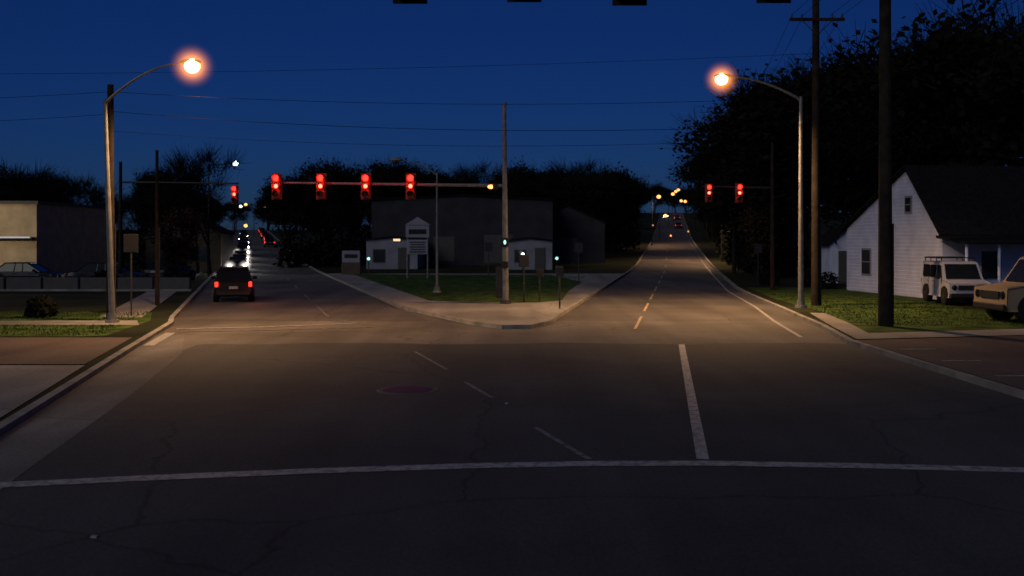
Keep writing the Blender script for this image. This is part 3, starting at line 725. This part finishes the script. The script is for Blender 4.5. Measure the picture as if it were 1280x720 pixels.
# undergrowth behind the plots
b = MB(); rd = random.Random(9)
def growth(x0,y0,x1,y1,h,n,th=2.0):
    for _ in range(n):
        t = rd.random(); x = x0+(x1-x0)*t+rd.gauss(0,.5); y = y0+(y1-y0)*t+rd.uniform(-th,th)
        hh = h*(.75+.25*math.sin(t*40)+.12*math.sin(t*97)); z = H(x,y)+hh*rd.random()**.7
        u = Vector((rd.uniform(-1,1),rd.uniform(-1,1),rd.uniform(-1,1))).normalized(); w = u.orthogonal().normalized(); s = rd.uniform(.15,.38); p = Vector((x,y,z))
        b.add([p-u*s,p+w*s*.6,p+u*s,p-w*s*.6],[(0,1,2,3)],M['leaf'])
growth(22,95,75,80,5,9000); growth(20,78,27,128,4,5000,1.2); growth(7,140,20,165,5,3000); growth(-33,100,-110,100,4.5,9000); growth(-19,120,8,135,5,5000); growth(28,130,62,330,5,7000)
growth(-24,108,-17,112,3,1500)
b.obj('undergrowth',fixn=False)
def bush(x,y,r,n=700):
    rd = random.Random(int(x*10)); b = MB()
    for a in range(7): b.cyl((0,0,0),(rd.gauss(0,r*.5),rd.gauss(0,r*.5),r*rd.uniform(.6,1.4)),.03,.01,M['bark'],4)
    for _ in range(n):
        v = Vector((rd.gauss(0,1),rd.gauss(0,1),rd.gauss(0,1))).normalized()*r*rd.uniform(.55,1.08); p = Vector((v.x,v.y,abs(v.z+.6*r)*.9))
        u = Vector((rd.uniform(-1,1),rd.uniform(-1,1),rd.uniform(-1,1))).normalized(); w = u.orthogonal().normalized(); s = .09
        b.add([p-u*s,p+w*s*.6,p+u*s,p-w*s*.6],[(0,1,2,3)],M['leaf'])
    b.obj('bush',(x,y,.1),fixn=False)
bush(-17.6,38.3,.55); bush(-24,60.5,.8); bush(18.6,60.5,.7); bush(18.3,63,.8); bush(16.6,66,.7)
# grass tufts on the lit lawns
b = MB(); rd = random.Random(3)
def tuft(x0,x1,y0,y1,n,ok):
    for _ in range(n):
        x = rd.uniform(x0,x1); y = rd.uniform(y0,y1)
        if not ok(x,y): continue
        h = rd.uniform(.03,.08); a = rd.uniform(0,3.14); dx, dy = math.cos(a)*.02, math.sin(a)*.02
        b.add([(x-dx,y-dy,.125),(x+dx,y+dy,.125),(x+rd.gauss(0,.03),y+rd.gauss(0,.03),.125+h)],[(0,1,2)],M['grass'])
tuft(-12,8,47.5,80,14000,lambda x,y: lR(y)+2.1 < x < rL(y)-2.6 and y > 48.8)
tuft(12,19,33,55,6000,lambda x,y: x > rR(y)+.9 and y > 34.2)
tuft(-26,-12.5,30.7,41,8000,lambda x,y: x < -12.4-(y-31)*.2 and not 34.5 < y < 36.8)
b.obj('grass_tufts',fixn=False)

# ------------------------------------------------------------------ world, sun, camera
w = bpy.data.worlds.new('World'); S.world = w; w.use_nodes = True; N = w.node_tree.nodes; L = w.node_tree.links
bg = N['Background']; sk = N.new('ShaderNodeTexSky'); sk.sky_type = 'NISHITA'; sk.sun_disc = False
sk.sun_elevation = math.radians(8); sk.sun_rotation = math.radians(180); sk.ozone_density = 6; sk.dust_density = .25; sk.air_density = 1.0
mx = N.new('ShaderNodeMix'); mx.data_type = 'RGBA'; mx.blend_type = 'MULTIPLY'; mx.inputs[0].default_value = 1
mx.inputs[7].default_value = (.26, .40, .90, 1)
L.new(sk.outputs[0], mx.inputs[6]); L.new(mx.outputs[2], bg.inputs['Color']); bg.inputs['Strength'].default_value = 0.028
sl = bpy.data.lights.new('sun','SUN'); sl.energy = .52; sl.angle = math.radians(35); sl.color = (1,.97,.90)
so = bpy.data.objects.new('sun',sl); COL.objects.link(so); so.rotation_euler = (math.radians(40),math.radians(-45),0)
cd = bpy.data.cameras.new('camera'); cam = bpy.data.objects.new('camera',cd); COL.objects.link(cam)
cam.location = (0,0,3.0); cam.rotation_euler = (math.radians(90),0,0)
cd.sensor_width = 36; cd.lens = 36; cd.shift_y = -60/1280; cd.clip_end = 3000
cd.dof.use_dof = True; cd.dof.focus_distance = 24; cd.dof.aperture_fstop = 1.2
S.camera = cam
